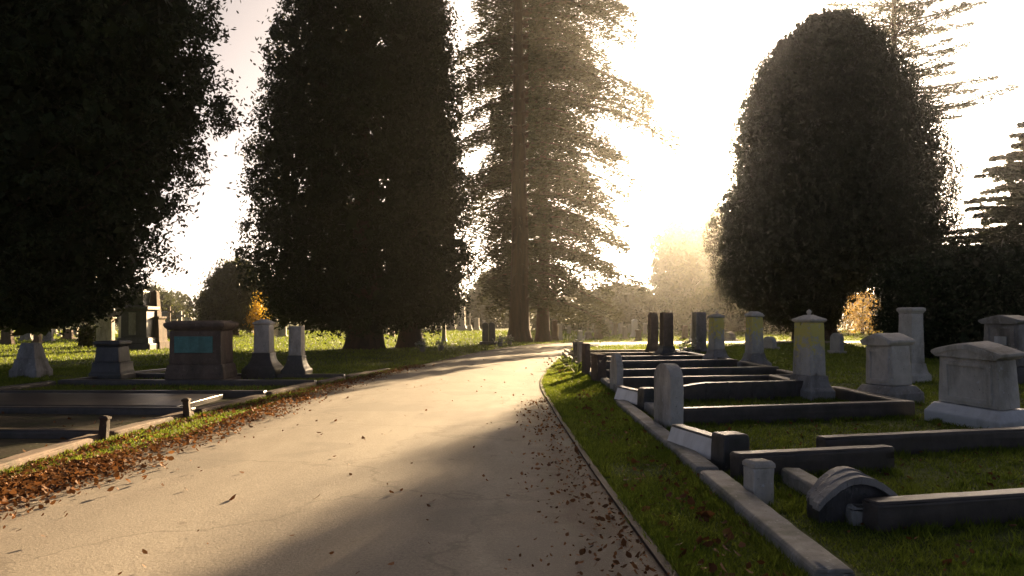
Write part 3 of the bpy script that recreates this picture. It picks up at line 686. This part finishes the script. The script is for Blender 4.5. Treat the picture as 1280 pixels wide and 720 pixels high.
def layered(name, label, x, y, h, r_of, mat, seed, n_whorl, per_b, droop=.1, tr=.3, barkm='bark', z0=1.2, nb=7, leaf=.16, group=None, vs=.06, stems=None, side_gain=None, rise=.10):
    """conifer with tiers of flat, needle-bearing boughs"""
    rng = np.random.default_rng(seed); o = thing(name, label, 'tree', (x,y,0), 0, group); m = MB(); P = []; D = []
    for k in range(n_whorl):
        z = z0+(h-z0)*(k+rng.uniform(-.3,.3))/n_whorl; L0 = r_of((z-z0)/(h-z0))
        for j in range(nb):
            a = 2*math.pi*(j+rng.uniform(-.35,.35))/nb+k*.7; L = L0*rng.uniform(.6,1.2)*(side_gain(math.cos(a), math.sin(a), z) if side_gain else 1); dr = np.array((math.cos(a), math.sin(a), 0))
            q = np.linspace(0,1,6); pts = [np.array((0,0,z))+dr*L*t+np.array((0,0,L*(rise*t-droop*t*t*2))) for t in q]
            m.tube([tuple(v) for v in pts], [max(.012,.05*(1-t)*L/3+.012) for t in q], 4)
            n = max(8, int(per_b*L/3)); t = rng.uniform(.12,1.03,n); sd = np.array((-dr[1],dr[0],0)); wv = .30*L*np.sin(np.clip(t,0,1)*math.pi*.85+.2)*.6+.08
            c = np.array((0,0,z))+np.outer(t*L,dr)+np.outer(L*(rise*t-droop*t*t*2),(0,0,1))+np.outer(rng.uniform(-1,1,n)*wv,sd)
            c[:,2] += rng.normal(-.04,vs,n)-(np.abs(rng.normal(0,vs*1.6,n)) if vs > .08 else 0); P.append(c); D.append(np.tile(dr,(n,1))+np.outer(rng.uniform(-1,1,n)*1.2,sd))
    P = np.vstack(P); D = unit(np.vstack(D))
    if side_gain: k_ = ~((P[:,1] < .1) & (np.abs(P[:,0]) < .50)); P, D = P[k_], D[k_]
    faces_mesh('crown', leaf_quads(P, leaf, .28, D, .5), 4, mat, o)
    tm = MB(); trunk(tm, 0, 0, h, tr, seed)
    for sx, sy, sh, sr in (stems or []): trunk(tm, sx, sy, sh, sr, seed+1)
    tk = tm.build('trunk', barkm, o, 0, True); m.build('boughs', barkm, tk, 0, True)
    return o
layered('layered_cedar', 'cedar with flat tiers of boughs at the right margin above the dark bush', side(1300,40), 40, 11.6, lambda t: 5.4*(1-t)**.8+.3, 'cedar', 41, 19, 800, .05, .35, z0=1.6, leaf=.24, nb=9)
layered('feathery_conifer', 'feathery conifer tip rising behind the right shoulder of the cypress', side(1118,66), 66, 36, lambda t: 7.6*(1-t)**.6+.4, 'cedar', 43, 13, 330, -.02, .45, z0=17, leaf=.3, rise=.05)

# tall open conifer at the bend: boughs reach farther on the sunny side
d = 43
layered('tall_conifer', 'very tall open conifer with a thick straight red trunk at the bend', side(649,d), d, 27,
        lambda t: (2.9+1.2*min(1,t*6))*(1-max(0,t-.45)**1.2*1.5)+.2, 'redwood', 12, 40, 640, .20, .56, 'redbark', 2.4, 9, .24, None, .17,
        [(1.30,.5,21,.36)], lambda c, q, z: (1+.45*max(0,c)*(1+.5*min(1,max(0,(z-10)/3)))-.15*max(0,-c)*(2.2 if z < 4.5 else 1))*(.42 if q < -.35 and c < .6 else 1), .14)

# trees farther off
def far_tree(label, rows, d, tpx, mat, seed, n, per=26, sig=.5, leaf=.32, name='distant_tree', tr=.3, lump=.13, core=2500, hole=.12, group='trees in the haze', cat='tree'):
    tx = side(tpx, d); pr = px_prof(rows, d, tx)
    return tree(name, label, pr, tx, d, max(p[0] for p in pr)*.75, tr, mat, n, per, sig, leaf, seed, kd=.9, lump=lump, shell=.5, core=core, nl=16, hole=hole, group=group, cat=cat, z_lo=.8)
far_tree('hazy pale tree between the sun gap and the cypress', [(402,845,910),(390,826,935),(360,814,945),(330,812,940),(300,820,930),(280,832,915),(265,850,900)], 132, 872, 'broad', 51, 1500, sig=.9, leaf=.6, core=4000, hole=.2)
far_tree('low domed hazy tree under the brightest gap of sky', [(415,712,842),(400,704,846),(385,706,842),(372,722,826),(362,745,806),(358,765,790)], 92, 775, 'broad', 52, 900, sig=.45, core=3500)
far_tree('round dark green tree left of the twin dark trees', [(408,262,332),(395,250,334),(375,248,332),(355,258,330),(340,270,322),(330,284,312)], 58, 292, 'broad', 53, 900, sig=.3, leaf=.2)
far_tree('small golden-leaved tree glowing beside the round dark green tree', [(412,316,334),(400,312,336),(385,317,334),(372,322,333),(366,326,331)], 56, 326, 'gold', 54, 320, per=16, sig=.16, leaf=.15, core=0, tr=.08, lump=.2, group='sunlit autumn leaves')
far_tree('golden backlit bush glowing under the cypress through the dark opening', [(416,1046,1112),(400,1044,1114),(380,1050,1108),(362,1058,1098),(352,1066,1088)], 62, 1078, 'gold', 55, 420, per=16, sig=.3, leaf=.2, core=0, tr=.12, lump=.2, group='sunlit autumn leaves')
far_tree('pale hazy tree behind the two-tier monument', [(400,128,232),(385,132,228),(370,146,214),(360,160,200)], 120, 180, 'broad', 56, 700)
far_tree('hazy tree seen low between the overhanging branches at far left', [(402,18,92),(390,22,88),(378,34,78),(372,46,66)], 110, 55, 'broad', 57, 600)
far_tree('hazy tree behind the far pale pillars left of the tall conifer', [(408,580,655),(390,578,660),(365,588,655),(345,600,645),(338,612,632)], 100, 616, 'broad', 58, 700)
far_tree('hazy shrub under the right side of the tall conifer', [(412,672,722),(404,668,724),(396,676,716),(390,688,704)], 75, 695, 'broad', 59, 350)
far_tree('dark hazy tree behind the flat-topped and lichened pillars', [(412,855,960),(400,846,968),(385,850,962),(370,870,945),(362,890,930)], 70, 905, 'broad', 60, 900, sig=.4)
far_tree('dark tree closing the view behind the cypress trunk', [(412,950,1046),(400,945,1044),(380,955,1044),(365,975,1030)], 72, 1002, 'yew', 61, 800, sig=.4)
far_tree('dark tree behind the shoulder of the evergreen bush', [(412,1100,1215),(390,1098,1220),(360,1104,1215),(335,1120,1195)], 55, 1160, 'yew', 64, 900, sig=.35, leaf=.22)
far_tree('small dark rounded shrub left of the broad pale stone', [(434,102,122),(424,99,123),(414,102,121),(408,107,117)], 36, 111, 'yew', 62, 260, sig=.1, leaf=.09, per=24, name='round_shrub', tr=.05, core=600, hole=0, lump=.1, group='shrubs on the left lawn', cat='shrub')
# far wood that closes the horizon
C = []
rng = np.random.default_rng(77)
for k in range(170):
    x = rng.uniform(-190,210); y = rng.uniform(150,190); r = rng.uniform(3,6); hh = rng.uniform(3.5,7.5)
    q = unit(rng.normal(size=(420,3))); C.append(np.array((x,y,hh*.5))+q*np.array((r,r*.8,hh*.55))*rng.uniform(.6,1.05,(420,1)))
P = np.vstack(C); P = P[P[:,2] > 0]
tag(faces_mesh('distant_treeline', leaf_quads(P, 1.0, .6), 4, 'broad'), 'hazy line of far woodland closing the horizon', 'woodland', kind='stuff')

# ------------------------------------------------------------------ grass, leaf litter
def grass_field(n, dlo, dhi, xl, xr, hgt, wid, power=1.0):
    y = dlo*(dhi/dlo)**(RNG.uniform(0,1,n)**power); x = RNG.uniform(0,1,n)*(xr(y)-xl(y))+xl(y)
    ok = ~in_poly(x, y, PATH_POLY); x, y = x[ok], y[ok]; m = len(x)
    pn = np.array([mnoise.noise(Vector((a*.9,b*.9,0))) for a,b in zip(x,y)]); ok = pn > RNG.uniform(-1.0,.25,m); x, y, pn = x[ok], y[ok], pn[ok]; m = len(x)
    h = (hgt(y)*RNG.uniform(.5,1.3,m)*(1+.5*pn)); w = wid(y)*RNG.uniform(.7,1.3,m); a = RNG.uniform(0,2*math.pi,m)
    lean = RNG.normal(0,.55,(m,2))*h[:,None]; B = np.stack([x,y,np.full(m,-.004)],1); s = np.stack([np.cos(a)*w,np.sin(a)*w,np.zeros(m)],1)
    T = B+np.stack([lean[:,0],lean[:,1],h],1)
    return np.stack([B-s,B+s,T],1).reshape(-1,3)
hg = lambda y: .026+.0016*y; wd = lambda y: .0028+.0005*y
G = [grass_field(90000, 3.2, 30, lambda y: np.interp(y, ER[:,1], ER[:,0])+.06, lambda y: np.interp(y,[3,13,30],[1.72,1.82,2.0]), hg, wd, 1.1),
     grass_field(150000, 4, 36, lambda y: np.full_like(y,1.9), lambda y: .66*y+1.5, hg, wd),
     grass_field(50000, 3, 24, lambda y: np.interp(y,[3,6.8,8.6,10.4,12.5,17.4,24],[-4.4,-4.4,-4.35,-4.2,-4.0,-3.4,-2.6]), lambda y: np.interp(y, EL[:,1], EL[:,0])+.12, hg, wd),
     grass_field(50000, 13.7, 22, lambda y: -.68*y-1, lambda y: np.interp(y,[6.8,8.6,10.4,12.5,17.4,24],[-4.7,-4.6,-4.5,-4.3,-3.7,-2.7]), hg, wd),
     grass_field(160000, 20, 75, lambda y: -.68*y, lambda y: .7*y, hg, wd)]
def tufts(pts, per, r, h0):
    P = np.repeat(np.array(pts), per, 0); P = P+RNG.normal(0, r, P.shape); m = len(P); h = h0*RNG.uniform(.4,1.5,m); a = RNG.uniform(0,2*math.pi,m); w_ = .0032+.0005*P[:,1]
    B = np.stack([P[:,0],P[:,1],np.full(m,-.004)],1); s_ = np.stack([np.cos(a)*w_,np.sin(a)*w_,np.zeros(m)],1); l_ = RNG.normal(0,.45,(m,2))*h[:,None]
    return np.stack([B-s_,B+s_,B+np.stack([l_[:,0],l_[:,1],h],1)],1).reshape(-1,3)
tp = []
for d0, d1, x0, L, h, lab in kinds:
    for t in RNG.uniform(0,1,70):
        if RNG.uniform() < .7: tp.append((x0+.97*L*t, d0+.24*L*t-.13+RNG.normal(0,.02)))
for y in np.exp(RNG.uniform(math.log(3.2), math.log(22), 420)): tp.append((1.53+RNG.normal(0,.03)+.012*(y > 12)*(y-12), y))
for y in np.exp(RNG.uniform(math.log(3.2), math.log(22), 220)): tp.append((float(np.interp(y, ER[:,1], ER[:,0]))+.09+abs(RNG.normal(0,.03)), y))
for y in np.exp(RNG.uniform(math.log(4), math.log(20), 260)): tp.append((KX(y)+.13+abs(RNG.normal(0,.04)), y))
for o in col.objects:
    if o.type == 'EMPTY' and o.get('category') in ('gravestone','tomb','cross','kerb post','memorial block') and o.location.y < 36:
        for k in range(26):
            a = RNG.uniform(0,6.28); q = .48 if o.location.x > 2.6 else .3; tp.append((o.location.x+q*math.cos(a), o.location.y+q*math.sin(a)))
for k in range(500): y = math.exp(RNG.uniform(math.log(4), math.log(18))); tp.append((RNG.uniform(2.2,.62*y+1.8), y))
G.append(tufts(tp, 24, .03, .058))
tag(faces_mesh('grass', np.vstack(G), 3, 'blade'), 'short lawn grass around the graves', 'grass', kind='stuff')

def litter(n, xf, yf, size, tilt=.7):
    y = yf(n); x = xf(y, n); z = RNG.uniform(.012,.05,len(x))+.03*in_poly(x,y,PATH_POLY)
    P = np.stack([x,y,z],1); nrm = unit(np.stack([RNG.normal(0,tilt,len(x)),RNG.normal(0,tilt,len(x)),np.ones(len(x))],1))
    a = unit(np.cross(nrm, RNG.normal(size=P.shape))); b = np.cross(nrm,a); s = (size*np.exp(np.clip(RNG.normal(-.08,.36,len(x)),-1,.55)))[:,None]
    lo = P-nrm*s*.10
    return np.stack([P-a*s*.5, lo-a*s*.22-b*s*.26, lo+a*s*.12-b*s*.33, P+a*s*.55, lo+a*s*.12+b*s*.33, lo-a*s*.22+b*s*.26],1).reshape(-1,3)
yv = lambda lo, hi: (lambda n: lo*(hi/lo)**RNG.uniform(0,1,n))
Lt = [litter(8500, lambda y,n: np.interp(y,EL[:,1],EL[:,0])+RNG.normal(.12,.22,n)+.15*np.sin(y*3)*RNG.uniform(0,1,n), yv(3,22), .04),
      litter(8500, lambda y,n: np.interp(y,EL[:,1],EL[:,0])+RNG.normal(.1,.34,n), yv(3,7.6), .042),
      litter(2600, lambda y,n: np.array([KX(q) for q in y])+RNG.normal(.22,.09,n), yv(4,17), .042),
      litter(1000, lambda y,n: np.interp(y,ER[:,1],ER[:,0])-np.abs(RNG.normal(0,.28,n))-.03, yv(3,13), .032),
      litter(170, lambda y,n: np.interp(y,EL[:,1],EL[:,0])+RNG.uniform(.2,1,n)**1.5*4.4, yv(3.2,26), .04),
      litter(500, lambda y,n: RNG.uniform(.9,1.7,n), yv(3.5,26), .06),
      litter(700, lambda y,n: RNG.uniform(2.1,6.5,n), yv(4,18), .042),
      litter(600, lambda y,n: -4.6-RNG.uniform(0,4,n), yv(5,18), .06)]
tag(faces_mesh('fallen_leaves', np.vstack(Lt), 6, 'litter'), 'brown fallen leaves drifted along the path edges', 'fallen leaves', kind='stuff')

def tuft(label, x, y, n, r):
    o = thing('weed_tuft', label, 'plant', (x,y,0))
    P = []
    for k in range(n):
        a = RNG.uniform(0,2*math.pi); L = r*RNG.uniform(.6,1.1); e = np.array((math.cos(a)*L, math.sin(a)*L, .1+RNG.uniform(.02,.22))); s = np.array((-math.sin(a),math.cos(a),0))*.03
        mid = e*.55+np.array((0,0,.12)); P += [(-s*.3), mid-s, e, mid+s]
    faces_mesh('leaves', np.array(P), 4, 'herb', o)
tuft('leafy weed on the lit lawn strip beside the last kerb posts', 1.52, 21.5, 26, .55)
tuft('smaller weed in front of the thin brown post', 1.55, 19.2, 20, .4)

# ------------------------------------------------------------------ air
hz = MB().loft([(-1,215,215),(31,215,215)], 0, 178)
HAZE = 0.0007
mh = bpy.data.materials.new('haze'); mh.use_nodes = True; nt = mh.node_tree; nt.nodes.clear()
ou = nt.nodes.new('ShaderNodeOutputMaterial'); pv = nt.nodes.new('ShaderNodeVolumePrincipled')
pv.inputs['Color'].default_value = (.98,.95,.9,1); pv.inputs['Density'].default_value = HAZE; pv.inputs['Anisotropy'].default_value = .955
nt.links.new(pv.outputs[0], ou.inputs['Volume'])
ho = hz.build('haze', mh, bevel=0); tag(ho, kind='stuff')

# ------------------------------------------------------------------ light, sky, camera
sl = bpy.data.lights.new('sun', 'SUN'); sl.energy = 5.0; sl.angle = R(.4); sl.color = (1,.80,.56)
so = bpy.data.objects.new('sun', sl); col.objects.link(so); so.rotation_euler = SUN.to_track_quat('Z','Y').to_euler(); so.location = SUN*60
el = math.asin(SUN.z); az = math.atan2(SUN.x, SUN.y)
w = bpy.data.worlds.new('World'); scene.world = w; w.use_nodes = True; nt = w.node_tree
bg = nt.nodes['Background']; sk = nt.nodes.new('ShaderNodeTexSky'); sk.sky_type = 'NISHITA'; sk.sun_disc = False
sk.sun_elevation = el; sk.sun_rotation = az; sk.air_density = .12; sk.dust_density = 2.0; sk.ozone_density = .5
nt.links.new(sk.outputs[0], bg.inputs[0]); bg.inputs[1].default_value = .05
cam = bpy.data.cameras.new('camera'); co = bpy.data.objects.new('camera', cam); col.objects.link(co)
cam.sensor_width = 36; cam.lens = 36*F/1280; cam.shift_y = (HOR-360)/1280; cam.clip_end = 3000; cam.clip_start = .05
co.location = (0,0,H); co.rotation_euler = (R(90),0,0); scene.camera = co
scene.view_settings.view_transform = 'Standard'; scene.view_settings.look = 'None'; scene.view_settings.exposure = 2.35; scene.view_settings.use_white_balance = True; scene.view_settings.white_balance_temperature = 8200; scene.view_settings.gamma = 1
cy = scene.cycles; cy.use_denoising = True; cy.max_bounces = 6; cy.diffuse_bounces = 3; cy.glossy_bounces = 2; cy.transmission_bounces = 4; cy.volume_bounces = 0; cy.transparent_max_bounces = 8
cy.sample_clamp_indirect = 4
